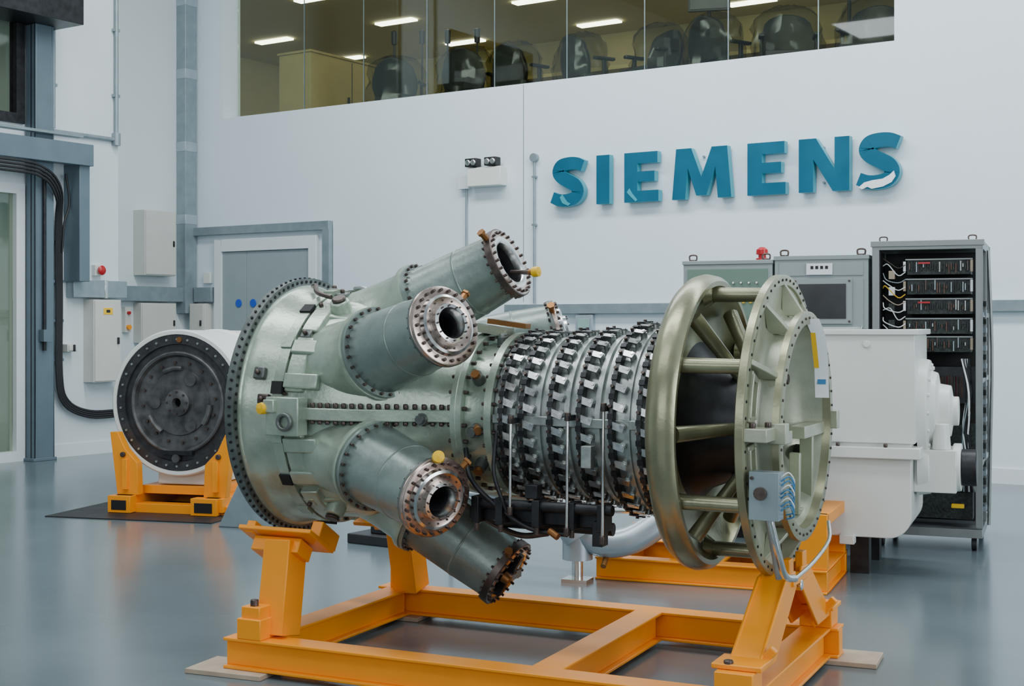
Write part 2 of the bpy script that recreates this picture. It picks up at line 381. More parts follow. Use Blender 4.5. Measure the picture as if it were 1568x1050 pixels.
def ebox(name,x0,x1,y0,y1,z0,z1,face='x',label=False):
    b=MB(); b.bx(x0,x1,y0,y1,z0,z1,BEIGE)
    if face=='x':
        b.bx(x1,x1+.012,y0+.012,y1-.012,z0+.012,z1-.012,BEIGE); b.box((x1+.02,y1-.05,(z0+z1)/2),(.02,.02,.07),DARK)
        if label:
            b.box((x1+.014,(y0+y1)/2,z1-.12),(.004,.12,.07),YELLOW); b.box((x1+.017,(y0+y1)/2,z1-.12),(.002,.05,.03),DARK)
    else:
        b.bx(x0+.012,x1-.012,y0-.012,y0,z0+.012,z1-.012,BEIGE); b.box(((x1-.05),y0-.02,(z0+z1)/2),(.02,.02,.07),DARK)
    b.build(name,None,.005)
ebox('electrical_box',PX,PX+.16,9.52,9.88,.76,1.62,'x',True)
ebox('electrical_box.001',LX,LX+.2,11.25,11.74,1.95,2.73)
ebox('electrical_box.002',LX,LX+.14,11.25,11.80,1.14,1.62)
ebox('electrical_box.003',LX+.16,-12.5,BY-.14,BY,1.14,1.62,'y')
ebox('electrical_box.004',PX,PX+.1,9.24,9.36,1.08,1.16)
e=empty('emergency_stop_button'); x,y,z=PX,9.68,1.93
b=MB(); b.box((x+.03,y,z),(.06,.11,.11),GWHITE); b.lathe([(0,.02),(.02,.02),(.025,.045),(.045,.05),(.06,.035),(.065,0)],(x+.06,y,z),(1,0,0),RED,20); b.build('housing_and_button',e)
b=MB(); b.box((LX+.03,11.12,1.42),(.06,.09,.3),BEIGE); b.lathe([(0,.03),(.03,.03),(.03,0)],(LX+.06,11.12,1.33),(1,0,0),ORANGE,14); b.lathe([(0,.02),(.03,.02),(.03,0)],(LX+.06,11.12,1.5),(1,0,0),RED,14); b.build('isolator_switch')
b=MB(); b.bx(-12.62,-12.5,BY-.05,BY,1.87,2.0,GWHITE); b.build('light_switch',None,.004)

# ------------------------------------------------------------------ MAIN ENGINE
ENG=(-3.987,4.493,0); RZ=rad(8.3)
eng=empty('gas_turbine_engine',ENG,RZ)
core=empty('engine_core',(0,0,1.008),0,eng,.0115)
AX=(1,0,0)
def rv(phi): p=rad(phi); return V((0,-math.sin(p),math.cos(p)))
b=MB()
prof=[(-.09,.47,FLG),(-.09,.540,FLG),(-.045,.545,FLG),(-.045,.515,GREEN),(-.035,.500,GREEN),(.0,.488),(.09,.472),(.10,.470),(.10,.492),(.145,.492),(.145,.468),(.20,.462),(.28,.462),(.36,.452),(.45,.43),(.54,.395),(.62,.355),(.70,.315),(.77,.288),(.81,.283),(.81,.325),(.83,.325),(.832,.322),(.855,.322),(.855,.285),(.90,.280),(.955,.285),(.955,.325),(.985,.325),(.985,.30)]
b.lathe(prof,(0,0,0),AX,GREEN,96)
b.lathe([(-.09,.47,FLG),(-.06,.44,DARK),(-.06,.0,DARK)],(0,0,0),AX,DARK,64)
b.build('casing',core)
def Rc(s):
    for i in range(len(prof)-1):
        a,c=prof[i],prof[i+1]
        if a[0]<=s<=c[0] and c[0]>a[0]: return a[1]+(c[1]-a[1])*(s-a[0])/(c[0]-a[0])
    return .3
b=MB()
b.bolts((-.045,0,0),AX,.530,96,.007,.003,BLACK)
for i in range(96):
    r=rv(i*3.75+1.8); b.cyl(r*.53+V((-.065,0,0)),r*.549+V((-.065,0,0)),.006,.006,BLACK,6)
b.bolts((.145,0,0),AX,.480,40,.007,.012,BOLT)
b.bolts((.855,0,0),AX,.306,30,.008,.018,BOLT); b.bolts((.81,0,0),(-1,0,0),.306,30,.008,.018,BOLT)
b.bolts((.985,0,0),AX,.312,36,.007,.014,BOLT); b.bolts((.955,0,0),(-1,0,0),.312,36,.007,.014,BOLT)
for i in range(16):
    ph=i*22.5+11; r=rv(ph); c=r*.487+V((.122,0,0))
    e1,e2,a=basis((1,0,0),r); R=Matrix((a,e2,e1)).transposed()
    b.box(c,(.05,.05,.026),BLACK if i%2 else GREEN,R)
b.build('casing_bolts',core)
b=MB()
for ph in (28,148,208,332):
    r=rv(ph)
    for off in(-7,7):
        rr=rv(ph+off); b.bar(rr*.44+V((.16,0,0)),rr*.36+V((.60,0,0)),.022,.09,GREEN,rr)
    b.cyl(r*.45+V((.25,0,0)),r*.505+V((.25,0,0)),.045,.04,GREEN,24); b.cyl(r*.505+V((.25,0,0)),r*.52+V((.25,0,0)),.03,.03,BOLT,12)
for ph,s,w,mm in ((-8,.03,.05,FLG),(10,.17,.05,FLG),(30,.17,.04,GREEN),(72,.03,.05,FLG),(84,.06,.04,BOLT),(140,.17,.05,GREEN),(50,.18,.04,FLG)):
    r=rv(ph); e1,e2,a=basis((1,0,0),r); R=Matrix((a,e2,e1)).transposed()
    b.box(r*(Rc(s)+.010)+V((s,0,0)),(.05,w,.026),mm,R); b.cyl(r*(Rc(s)+.02)+V((s,0,0)),r*(Rc(s)+.04)+V((s,0,0)),.010,.010,BOLT,10)
for ph in (58,75,105,122):
    r=rv(ph); b.bar(r*.485+V((.15,0,0)),r*.475+V((.30,0,0)),.06,.035,GREEN,r)
for a0,a1 in ((52,80),(100,128),(20,48),(132,160),(-45,-20)):
    n=8; vs=[];fs=[]
    for i in range(n+1):
        r=rv(a0+(a1-a0)*i/n)
        for (s,R) in ((.15,.46),(.15,.488),(.225,.484),(.235,.455)): vs.append(r*R+V((s,0,0)))
    for i in range(n):
        for j in range(4): k=(j+1)%4; fs.append((i*4+j,i*4+k,i*4+4+k,i*4+4+j))
    fs.append((0,1,2,3)); fs.append(tuple(n*4+j for j in range(4)))
    b.add(vs,fs,GREEN)
b.build('casing_bosses',core,.006)
b=MB()
for sg in (-1,1):
    ss=[.16,.22,.30,.38,.46,.54,.62,.70,.77,.81]; vs=[];fs=[]
    for s in ss:
        R=Rc(s)
        for (q,h) in ((R-.05,-.024),(R+.035,-.024),(R+.035,.024),(R-.05,.024)): vs.append((s,sg*q,h))
    for i in range(len(ss)-1):
        for j in range(4): k=(j+1)%4; fs.append((i*4+j,i*4+k,i*4+4+k,i*4+4+j))
    fs.append((0,1,2,3)); fs.append(tuple(len(ss)*4-4+j for j in range(4)))
    b.add(vs,fs,GREEN)
    s=.19
    while s<.80:
        b.cyl((s,sg*(Rc(s)+.018),.024),(s,sg*(Rc(s)+.018),.045),.011,.011,BOLT,6); b.cyl((s,sg*(Rc(s)+.018),-.024),(s,sg*(Rc(s)+.018),-.04),.011,.011,BOLT,6)
        s+=.032
    b.bar((.99,sg*.305,0),(1.62,sg*.335,0),.03,.035,MIDG)
    b.box((.19,sg*.515,-.01),(.15,.07,.15),GREEN); b.box((.14,sg*.54,.03),(.05,.06,.05),GREEN)
    b.lathe([(0,.036),(.02,.036),(.02,.022),(-.01,.022,BLACK),(-.01,0)],(.21,sg*.55,-.03),(0,sg,0),FLG,20)
b.build('split_flange',core,.004)
def can(idx,ph,s1=.885,r1=.628):
    b=MB(); r=rv(ph)
    p0=V((.52,0,0))+r*.43; p1=V((s1,0,0))+r*r1; d=(p1-p0).normalized(); L=(p1-p0).length
    b.lathe([(-.30,.195,GREEN),(-.16,.178,GREEN),(-.05,.172,GREEN),(-.02,.188,GREEN),(0,.188,GREEN),(0,.182,CAN),(.02,.182,CAN),(.02,.162,CAN),(.04,.156,CAN),(L*.55,.146,CAN),(L*.55+.002,.1475,CAN),(L*.55+.008,.1475,CAN),(L*.55+.01,.1455,CAN),(L-.03,.134,CAN),(L-.02,.136,CAN)],p0,d,CAN,64)
    b.bolts(p0+d*.02,d,.172,26,.0065,.012,BOLT,0)
    q=p0+d*(L-.02)
    cop=COPPER
    if idx in (1,2,4,5):
        b.lathe([(0,.13,FLG),(0,.152,FLG),(.014,.153,cop),(.016,.151,cop),(.030,.151,cop),(.032,.147,cop),(.032,.118,STEEL),(.05,.114,STEEL),(.055,.104,cop),(.045,.082,cop),(.045,.078,STEEL),(.068,.074,STEEL),(.070,.060,STEEL),(.055,.056,STEEL),(.040,.046,DARK),(.0,.042,BLACK),(-.10,.040,BLACK),(-.10,0)],q,d,cop,64)
        b.bolts(q+d*.032,d,.135,24,.0065,.012,BOLT); b.bolts(q+d*.045,d,.092,14,.004,.008,BOLT,.1); b.bolts(q+d*.07,d,.067,12,.0035,.006,BOLT); b.bolts(q,-d,.143,24,.006,.010,BOLT)
    else:
        b.lathe([(0,.13,FLG),(0,.148,BOLT),(.028,.148,BOLT),(.030,.143,cop),(.032,.112,STEEL),(.028,.094,STEEL),(.024,.088,STEEL),(.0,.084,DARK),(-.14,.08,DARK),(-.16,.05,FLG),(-.12,.03,FLG),(-.12,0)],q,d,cop,64)
        b.bolts(q+d*.03,d,.130,24,.0060,.012,BOLT); b.bolts(q,-d,.141,24,.006,.012,BOLT)
        e1,e2,a=basis(d)
        if idx==3:
            b.cyl(q-d*.05,q+d*.05,.03,.03,DARK,14); b.bar(q+d*.03-e1*.1,q+d*.03+e1*.1,.03,.03,DARK); b.cyl(q+d*.03+e2*.05,q+d*.06+e2*.05,.025,.02,BRONZE,12)
            b.bar(q+d*.04-e2*.08,q+d*.04+e2*.03,.03,.03,FLG)
    e1,e2,a=basis(d)
    w=e1*math.cos(.8)+e2*math.sin(.8)
    if idx in (1,2): w=e1*math.cos(-.8)+e2*math.sin(-.8)
    b.cyl(q+d*.015+w*.145,q+d*.015+w*.18,.013,.013,BRONZE,8); b.cyl(q+d*.015+w*.18,q+d*.015+w*.19,.018,.018,BRONZE,6)
    return b,q,d
for i,(ph,s1,r1) in enumerate(((-1,.895,.605),(56,.885,.625),(117,.872,.618),(184,.885,.655),(240,.885,.628),(300,.885,.628))):
    b,q,d=can(i,ph,s1,r1); b.build('combustor_can_%d'%(i+1),core)
    if i==0: B_q,B_d=q,d
    if i==2: C_q,C_d=q,d
b=MB()
def cap(p,ax,k=1):
    ax=V(ax).normalized(); b.cyl(p,p+ax*.03*k,.014*k,.014*k,BRONZE,10); b.lathe([(.02*k,.0),(.02*k,.022*k),(.03*k,.024*k),(.05*k,.022*k),(.055*k,0)],p,ax,YELLOW,16)
cap(B_q+V((.12,-.02,-.03)),(1,-.1,.05),.9); b.cyl(B_q+V((.03,0,-.03)),B_q+V((.13,-.02,-.03)),.010,.010,BOLT,8)
cap(C_q+V((.04,-.03,.14)),(.5,-.8,.3)); cap(V((.12,-.53,.02)),(-.3,-1,0)); b.cyl((.07,-.51,.03),(.14,-.51,.03),.012,.012,STEEL,10)
b.build('plug_caps',core)
# compressor
b=MB()
rows=[1.03,1.115,1.235,1.355,1.49,1.60]; rr=[.322,.324,.330,.336,.362,.366]
b.lathe([(.985,.296),(1.44,.308),(1.45,.338),(1.52,.340),(1.54,.334),(1.66,.345)],(0,0,0),AX,MIDG,80)
for s,R in zip(rows,rr):
    w=.010
    b.lathe([(s-w,R-.03),(s-w,R+.006),(s-w+.003,R+.009),(s+w-.003,R+.009),(s+w,R+.006),(s+w,R-.03)],(0,0,0),AX,RINGD,80)
for s,R in zip((1.073,1.175,1.295,1.42,1.545),(.310,.312,.318,.324,.347)):
    b.lathe([(s-.010,R-.03),(s-.010,R),(s+.010,R),(s+.010,R-.03)],(0,0,0),AX,MIDG,80)
b.build('compressor_casing',core)
b=MB()
for k,(s,R) in enumerate(zip(rows,rr)):
    n=32
    for i in range(n):
        ph=i*360/n+k*3; r=rv(ph); t=V((1,0,0)).cross(r)
        p=r*(R-.035)+V((s+.042,0,0))
        b.cyl(p,p+r*.035,.014,.013,MIDG,12)
        b.cyl(p+r*.035,p+r*.046,.007,.007,STEEL,6)
        e1,e2,a=basis((1,0,0),r); R3=Matrix((a,e2,e1)).transposed()@Matrix.Rotation(.30,3,'Z')
        b.box(r*(R+.005)+V((s+.020,0,0)),(.062,.026,.006),LEVER,R3)
        b.cyl(r*(R+.008)+V((s-.002,0,0)),r*(R+.020)+V((s-.002,0,0)),.007,.007,BOLT,6)
    for i in range(n):
        ph=(i+.5)*360/n+k*3; r=rv(ph); e1,e2,a=basis((1,0,0),r); R3=Matrix((a,e2,e1)).transposed()
        b.box(r*(R+.008)+V((s,0,0)),(.022,.020,.012),DARK,R3)
b.build('stator_vane_levers',core)
b=MB()
for s,z0,z1 in((1.10,-.34,.0),(1.33,-.40,.02),(1.47,-.42,.06)):
    b.cyl((s,-.385,z1),(s,-.385,z0),.006,.006,STEEL,8); b.cyl((s,-.385,z1-.01),(s,-.385,z1+.02),.012,.012,BOLT,8); b.cyl((s,-.385,z0-.01),(s,-.385,z0+.02),.012,.012,BOLT,8)
    b.bar((s,-.33,z1),(s,-.395,z1),.02,.02,DARK)
b.cyl((.93,-.34,-.32),(1.50,-.36,-.31),.020,.020,DARK,14)
b.bar((.9,-.30,-.36),(1.45,-.30,-.36),.045,.045,DARK)
for s in(.95,1.05,1.2,1.34,1.46): b.box((s,-.34,-.34),(.03,.08,.10),DARK); b.cyl((s,-.36,-.42),(s,-.36,-.34),.010,.010,BOLT,8)
b.cyl((1.0,-.22,-.40),(1.45,-.22,-.40),.025,.025,DARK,14)
b.tube([(.87,-.30,-.12),(.92,-.36,-.22),(1.0,-.36,-.30),(1.15,-.33,-.40),(1.3,-.3,-.42)],.010,DARK,8,5)
b.tube([(.75,-.1,-.36),(.95,-.2,-.42),(1.1,-.28,-.44),(1.22,-.30,-.42)],.012,BOLT,8,5)
b.tube([(1.02,-.34,-.05),(1.03,-.38,-.2),(1.08,-.37,-.34)],.008,DARK,8,5)
b.cyl((1.25,-.36,-.40),(1.29,-.37,-.42),.014,.014,BRONZE,8)
b.box((1.40,-.36,-.12),(.04,.04,.08),MIDG); b.box((1.18,-.35,-.26),(.05,.05,.05),DARK); b.box((1.44,-.33,-.40),(.04,.06,.09),DARK)
b.cyl((.90,-.28,-.04),(.93,-.32,-.05),.018,.018,BRONZE,10)
b.build('actuator_rods',core,.002)
b=MB()
for (s,ph,c) in ((.75,12,BRONZE),(.80,40,DARK),(.70,35,FLG),(.92,15,STEEL),(.90,60,BRONZE),(.70,92,FLG),(.905,100,FLG),(.90,130,BRONZE)):
    r=rv(ph); R=Rc(s); b.cyl(V((s,0,0))+r*(R-.01),V((s,0,0))+r*(R+.04),.028,.024,FLG,16); b.cyl(V((s,0,0))+r*(R+.04),V((s,0,0))+r*(R+.055),.018,.018,c,8)
b.bar((.78,-.05,.345),(.93,-.05,.325),.09,.03,OLIVE2); b.bar((.83,-.02,.37),(1.0,-.02,.35),.05,.02,BRONZE)
b.tube([(.0,-.05,.51),(.06,-.12,.51),(.12,-.2,.48),(.2,-.22,.46)],.01,BOLT,8,4)
b.tube([(.15,.05,.50),(.22,.0,.50),(.3,-.04,.48),(.38,-.02,.455)],.012,MIDG,8,4)
b.build('casing_fittings',core)
# inlet casing
b=MB()
b.lathe([(1.64,.345),(1.655,.38),(1.662,.44),(1.665,.49),(1.68,.525),(1.705,.547),(1.735,.555),(1.768,.548),(1.785,.53),(1.785,.512),(1.76,.50),(1.73,.47),(1.71,.42),(1.70,.36,OLIVE),(1.71,.30,DARK),(1.76,.25,DARK),(1.86,.21,DARK),(1.95,.20,DARK)],(0,0,0),AX,OLIVE,112)
b.build('inlet_bell_ring',core)
b=MB()
for i in range(6):
    ph=2+60*i; r=rv(ph)
    b.cyl(V((1.74,0,0))+r*.478,V((2.01,0,0))+r*.478,.028,.026,OLIVE,20); b.lathe([(0,.05),(.03,.03)],V((1.735,0,0))+r*.478,AX,OLIVE,20)
    q=rv(ph+30)
    b.cyl(V((1.76,0,0))+q*.46,V((1.90,0,0))+q*.20,.030,.022,OLIVE,14)
b.build('inlet_struts',core)
b=MB()
b.lathe([(2.00,.40),(2.00,.545),(2.004,.552),(2.030,.552),(2.034,.546),(2.034,.515,OLIVE),(2.026,.510,OLIVE2),(2.022,.43,OLIVE2),(2.03,.41,OLIVE2),(2.05,.397,OLIVE2),(2.095,.395,OLIVE2),(2.095,.418,OLIVE),(2.118,.418,OLIVE),(2.121,.41,OLIVE),(2.121,.372,OLIVE),(2.09,.368,OLIVE2),(2.02,.345,OLIVE2),(1.97,.30,OLIVE2),(1.95,.22,OLIVE2),(1.95,.16,OLIVE),(1.99,.15,OLIVE),(1.99,.09,OLIVE2),(1.975,.08,OLIVE2),(1.975,0)],(0,0,0),AX,OLIVE,112)
b.bolts((2.034,0,0),AX,.534,60,.005,.003,BLACK); b.bolts((2.121,0,0),AX,.395,44,.005,.004,BOLT); b.bolts((1.99,0,0),AX,.12,12,.008,.012,BOLT)
b.build('inlet_flange_ring',core)
b=MB()
for ph in (2,32,62,118,152,182,215,240,270,300,330):
    r=rv(ph); t=V((1,0,0)).cross(r); w=.010
    P=[V((2.024,0,0))+r*.535,V((2.024,0,0))+r*.40,V((2.10,0,0))+r*.40,V((2.10,0,0))+r*.42]
    b.add([p+t*w for p in P]+[p-t*w for p in P],[(0,1,2,3),(7,6,5,4),(0,1,5,4),(1,2,6,5),(2,3,7,6),(3,0,4,7)],OLIVE2)
for sg in(-1,1):
    b.box((2.065,sg*.475,0),(.09,.14,.045),OLIVE2); b.box((2.115,sg*.405,.0),(.06,.05,.07),OLIVE2)
    b.cyl((2.05,sg*.50,.02),(2.05,sg*.50,.04),.012,.012,BOLT,8); b.cyl((2.09,sg*.45,.02),(2.09,sg*.45,.04),.012,.012,BOLT,8)
for (pa,pb) in ((66,84),(96,112)):
    n=6
    for (Ra,Rb) in ((.425,.437),(.49,.502)):
        vs=[];fs=[]
        for i in range(n+1):
            r=rv(pa+(pb-pa)*i/n)
            for (s,R) in ((2.022,Ra),(2.045,Ra),(2.045,Rb),(2.022,Rb)): vs.append(r*R+V((s,0,0)))
        for i in range(n):
            for j in range(4): k=(j+1)%4; fs.append((i*4+j,i*4+k,i*4+4+k,i*4+4+j))
        fs.append((0,1,2,3)); fs.append(tuple(n*4+j for j in range(4)))
        b.add(vs,fs,OLIVE2)
    for q in(pa,pb): r=rv(q); b.bar(r*.425+V((2.033,0,0)),r*.502+V((2.033,0,0)),.022,.012,OLIVE2,(1,0,0))
b.box((2.07,-.26,-.03),(.06,.22,.045),OLIVE2); b.box((2.07,.20,-.03),(.06,.32,.045),OLIVE2); b.box((2.06,.24,-.16),(.05,.025,.26),OLIVE2); b.box((2.05,.10,-.22),(.04,.025,.22),OLIVE2); b.box((2.05,.17,-.33),(.04,.16,.02),OLIVE2)
b.cyl((2.0,.30,-.13),(2.03,.30,-.13),.035,.035,BLACK,16); b.cyl((1.99,.19,.16),(2.0,.19,.16),.02,.02,BOLT,12)
b.build('inlet_webs',core,.003)
b=MB()
b.box((2.10,-.50,-.20),(.10,.07,.16),GALV); b.cyl((2.09,-.535,-.19),(2.09,-.55,-.19),.022,.022,BOLT,12); b.cyl((2.06,-.535,-.14),(2.06,-.545,-.14),.006,.006,BOLT,8)
for k in range(9):
    z=-.14-.014*k; b.tube([(2.145,-.50,z),(2.175,-.50+.01*math.sin(k),z+.02),(2.187,-.47,z-.015),(2.155,-.45,z-.03)],.0028,BLUEW if k%3 else FILM,6,4)
b.tube([(2.11,-.49,-.28),(2.13,-.47,-.38),(2.14,-.40,-.48),(2.16,-.33,-.50)],.013,STEEL,8,4); b.cyl((2.09,-.44,-.27),(2.11,-.36,-.5),.012,.012,GALV,10)
b.tube([(2.16,-.33,-.50),(2.18,-.15,-.47),(2.19,.05,-.42),(2.16,.18,-.37)],.007,STEEL,8,4)
b.build('junction_box',core,.003)
# inspection tag tape hanging from the mouth of the end ring
b=MB()
cen=[(2.128,.01,.392),(2.145,.03,.34),(2.15,.055,.28),(2.15,.075,.21),(2.15,.085,.15),(2.152,.085,.10)]
hw=V((.024,.008,0)); vs=[]
for c in cen: vs+=[V(c)-hw,V(c)+hw]
b.add(vs,[(2*i,2*i+1,2*i+3,2*i+2) for i in range(5)],FILM)
f=V((.0,-.003,0))
b.add([vs[2]+f,vs[2]+hw*.7+f,vs[6]+hw*.7+f,vs[6]+f],[(0,1,2,3)],YELLOW)
b.add([V(cen[4])-hw*.6+f+V((0,0,.02)),V(cen[4])+hw*.6+f+V((0,0,.02)),V(cen[4])+hw*.6+f,V(cen[4])-hw*.6+f],[(0,1,2,3)],BLUEW)
b.build('paper_tag',core)

# ------------------------------------------------------------------ orange stand under the engine
st=empty('transport_stand',ENG,RZ)
def ibeam(b,p0,p1,w=.11,h=.12,t=.012,m=ORANGE):
    p0=V(p0);p1=V(p1)
    b.bar(p0+V((0,0,h-t/2)),p1+V((0,0,h-t/2)),w,t,m); b.bar(p0+V((0,0,t/2)),p1+V((0,0,t/2)),w,t,m); b.bar(p0+V((0,0,h/2)),p1+V((0,0,h/2)),w*.55,h-2*t+.001,m)
b=MB(); z0=.02
FT,BT=-.60,.57
ibeam(b,(-.01,FT,z0),(2.12,FT,z0)); ibeam(b,(-.01,BT,z0),(2.12,BT,z0))
for s in(.10,1.32,2.03): ibeam(b,(s,FT+.055,z0),(s,BT-.055,z0),.12)
b.build('base_frame',st,.003)
b=MB(); zt=z0+.12
for t in(FT,BT):
    b.box((.11,t,zt+.04),(.11,.11,.08),ORANGE); b.box((.11,t,zt+.10),(.085,.085,.05),ORANGE); b.cyl((.11,t-.015,zt+.12),(.11,t-.015,zt+.15),.018,.018,BOLT,6)
    sg=-1 if t<0 else 1
    b.bar((.16,sg*.53,zt+.0),(.15,sg*.46,.50),.13,.12,ORANGE,(1,0,0))
    b.box((.13,sg*.43,.50),(.34,.20,.018),ORANGE,Matrix.Rotation(sg*.55,3,'X'))
    b.box((.13,sg*.46,.465),(.22,.10,.06),ORANGE,Matrix.Rotation(sg*.55,3,'X'))
    b.box((.27,sg*.37,.51),(.05,.14,.07),ORANGE,Matrix.Rotation(sg*.55,3,'X')); b.box((.0,sg*.44,.52),(.04,.12,.05),ORANGE,Matrix.Rotation(sg*.55,3,'X'))
    for k in(-.11,.0,.12): b.cyl((.13+k,sg*.44,.50),(.13+k,sg*.44,.525),.012,.012,BOLT,6)
b.build('front_posts',st,.004)
b=MB()
for sg in(-1,1):
    t=FT if sg<0 else BT
    b.box((2.03,t,zt+.04),(.13,.12,.08),ORANGE); b.cyl((2.0,t-.01,zt+.08),(2.0,t-.01,zt+.11),.018,.018,BOLT,6)
    b.box((2.03,t*.92,zt+.09),(.17,.15,.018),ORANGE)
    P=[(t*.98,zt+.05),(t*.55,zt+.05),(sg*.03,.40),(sg*.05,.46),(sg*.17,.45)]
    for dx in(-.055,.045):
        b.prism(P,.012,ORANGE,(2.03+dx,0,0),(0,1,0),(0,0,1),(1,0,0))
    b.bar((2.03,t*.93,zt+.06),(2.03,sg*.12,.46),.10,.014,ORANGE,(0,0,1))
    b.bar((2.03,t*.80,zt+.02),(2.12,t*.80,zt+.13),.03,.03,ORANGE)
b.box((2.03,0,.425),(.13,.22,.03),ORANGE); b.box((2.07,-.10,.46),(.03,.06,.10),ORANGE); b.box((2.07,.10,.46),(.03,.06,.10),ORANGE)
b.cyl((1.96,0,.40),(2.10,0,.40),.02,.02,STEEL,12)
b.build('rear_a_frame',st,.004)
for i,(s,t) in enumerate(((.02,FT),(2.10,BT+.02),(2.08,FT),(.05,BT))):
    b=MB(); b.box((0,0,.01),(.34,.22,.019),WOOD,Matrix.Rotation(.2,3,'Z')); o=b.build('plywood_pad' if i==0 else 'plywood_pad.%03d'%i,None,.002)
    c,sn=math.cos(RZ),math.sin(RZ); o.location=(ENG[0]+c*s-sn*t,ENG[1]+sn*s+c*t,0)

# ------------------------------------------------------------------ generator at left
GR=rad(18)
GP=(-7.53,6.98,0)
ge=empty('electric_generator',GP,GR)
b=MB(); o=(0,0,.793); A=(0,-1,0)
b.lathe([(-1.25,0),(-1.25,.46),(-1.2,.515),(-.6,.52),(-.59,.53),(-.55,.53),(-.54,.52),(-.06,.525),(-.03,.53),(.02,.53),(.03,.52),(.03,.495),(.0,.49)],o,A,GWHITE,80)
b.build('shell',ge)
b=MB()
b.lathe([(-.01,.505,GRIM),(.022,.495,GRIM),(.026,.49,GRIM),(.026,.425,GRIM),(.008,.42,GRIM),(.008,.375,GFACE),(.03,.37),(.035,.36),(.03,.345),(.0,.33),(-.01,.24),(0,.235),(0,.10),(.03,.095),(.04,.06),(.04,.035),(.0,.03,BLACK),(-.03,0,BLACK)],o,A,GFACE,80)
b.bolts(V(o)+V((0,-.026,0)),A,.458,34,.009,.010,MIDG); b.bolts(V(o)+V((0,0,0)),A,.29,16,.012,.012,BOLT,.1); b.bolts(V(o)+V((0,-.03,0)),A,.078,8,.008,.015,BOLT)
for k in range(3):
    a=rad(60+120*k); e=V((math.cos(a),0,math.sin(a)))
    b.cyl(V(o)+e*.19+V((0,0,0)),V(o)+e*.19+V((0,-.012,0)),.045,.045,GFACE,20)
    b.tube([V(o)+V((math.cos(a+q),0,math.sin(a+q)))*.25+V((0,-.01,0)) for q in(.4,.6,.8,1.0)],.02,GFACE,8,3)
b.cyl(V(o)+V((0,-.03,-.40)),V(o)+V((0,-.055,-.40)),.03,.03,GFACE,16); b.cyl(V(o)+V((0.02,-.025,.455)),V(o)+V((0.02,-.04,.455)),.02,.02,BRONZE,14)
b.box(V(o)+V((0,-.03,-.36)),(.26,.04,.03),DARK)
b.build('end_face',ge)
b=MB(); b.bx(-.20,.22,.05,1.1,.195,.36,GWHITE); b.box((.40,.35,1.15),(.02,.12,.05),PIPEG,Matrix.Rotation(.9,3,'Y'))
b.build('foot',ge,.01)
gs=empty('transport_stand.001',GP,GR)
b=MB()
for x in(-.36,.36):
    sg=-1 if x<0 else 1
    b.bx(x-.07,x+.07,-.16,1.15,.03,.13,ORANGE)
    P=[(sg*.26,.13),(sg*.43,.13),(sg*.49,.58),(sg*.43,.58),(sg*.37,.46),(sg*.27,.36)]
    for y in(-.12,.90): b.prism(P,.07,ORANGE,(0,y,0),(1,0,0),(0,0,1),(0,1,0))
    b.box((sg*.36,-.13,.28),(.04,.03,.22),ORANGE); b.cyl((sg*.38,-.12,.42),(sg*.38,-.14,.42),.02,.02,BOLT,8)
for y in(-.12,.5,1.0): b.bx(-.46,.46,y,y+.12,.0,.07,ORANGE)
b.bx(-.46,-.28,-.20,-.1,0.01,.13,ORANGE); b.bx(.20,.40,-.20,-.1,0.01,.13,ORANGE)
b.bx(-.43,-.31,-.205,-.2,.03,.10,BLACK); b.bx(.23,.37,-.205,-.2,.03,.10,BLACK)
b.bx(-.3,.3,0,.9,.13,.19,ORANGE)
b.build('cradle_frame',gs,.004)
b=MB(); b.box((0,0,.004),(1.3,1.5,.008),RUBBER); o_=b.build('floor_mat'); o_.location=(-7.75,7.2,0); o_.rotation_euler=(0,0,GR)
b=MB(); b.prism([(-.25,0),(.28,0),(.20,.05),(.02,.42),(-.04,.42)],.3,GALV,(0,0,0)); o_=b.build('steel_wedge_block',None,.006); o_.location=(-6.62,6.98,0); o_.rotation_euler=(0,0,GR)
b=MB(); b.box((0,0,.03),(.5,.35,.06),RUBBER); b.box((.0,0,.09),(.25,.2,.06),DARK); b.cyl((-.12,0,.06),(-.12,0,.16),.04,.03,DARK); o_=b.build('machine_base_plate',None,.006); o_.location=(-5.35,6.75,0)

# ------------------------------------------------------------------ right: white gearbox, second stand, silver duct
HR=rad(12)
gb=empty('gearbox_housing',(-2.27,7.28,0),HR)
def rbox(b,x0,x1,y0,y1,z0,z1,r,m,n=6,corners=(1,1,1,1)):
    P=[]
    cs=[(x0+r,z0+r,180),(x1-r,z0+r,270),(x1-r,z1-r,0),(x0+r,z1-r,90)]
    pts=[(x0,z0),(x1,z0),(x1,z1),(x0,z1)]
    for k,(cx,cz,a) in enumerate(cs):
        if corners[k]:
            for i in range(n+1): q=rad(a+90*i/n); P.append((cx+r*math.cos(q),cz+r*math.sin(q)))
        else: P.append(pts[k])
    b.prism(P,y1-y0,m,(0,y0,0),(1,0,0),(0,0,1),(0,1,0))
b=MB()
rbox(b,-.95,0,0,.72,.72,1.33,.05,GWHITE,5,(0,0,1,1)); rbox(b,-.93,-.02,.02,.70,.21,.72,.12,GWHITE,8,(1,1,0,0))
b.bx(-.98,.03,-.03,.75,.64,.70,GWHITE); b.bx(-.97,.02,-.02,.74,1.30,1.33,GWHITE)
for x in(-.85,-.62,-.40,-.15): b.cyl((x,-.015,.70),(x,-.015,.72),.012,.012,BOLT,8)
for x in (-.75,-.35): b.box((x,.0,.20),(.08,.08,.05),GWHITE)
b.lathe([(0,.29),(.05,.28),(.06,.22),(.09,.21),(.10,.15),(.16,.14),(.17,.08),(.20,.08),(.20,0)],(0,.36,.88),(1,0,0),GWHITE,40)
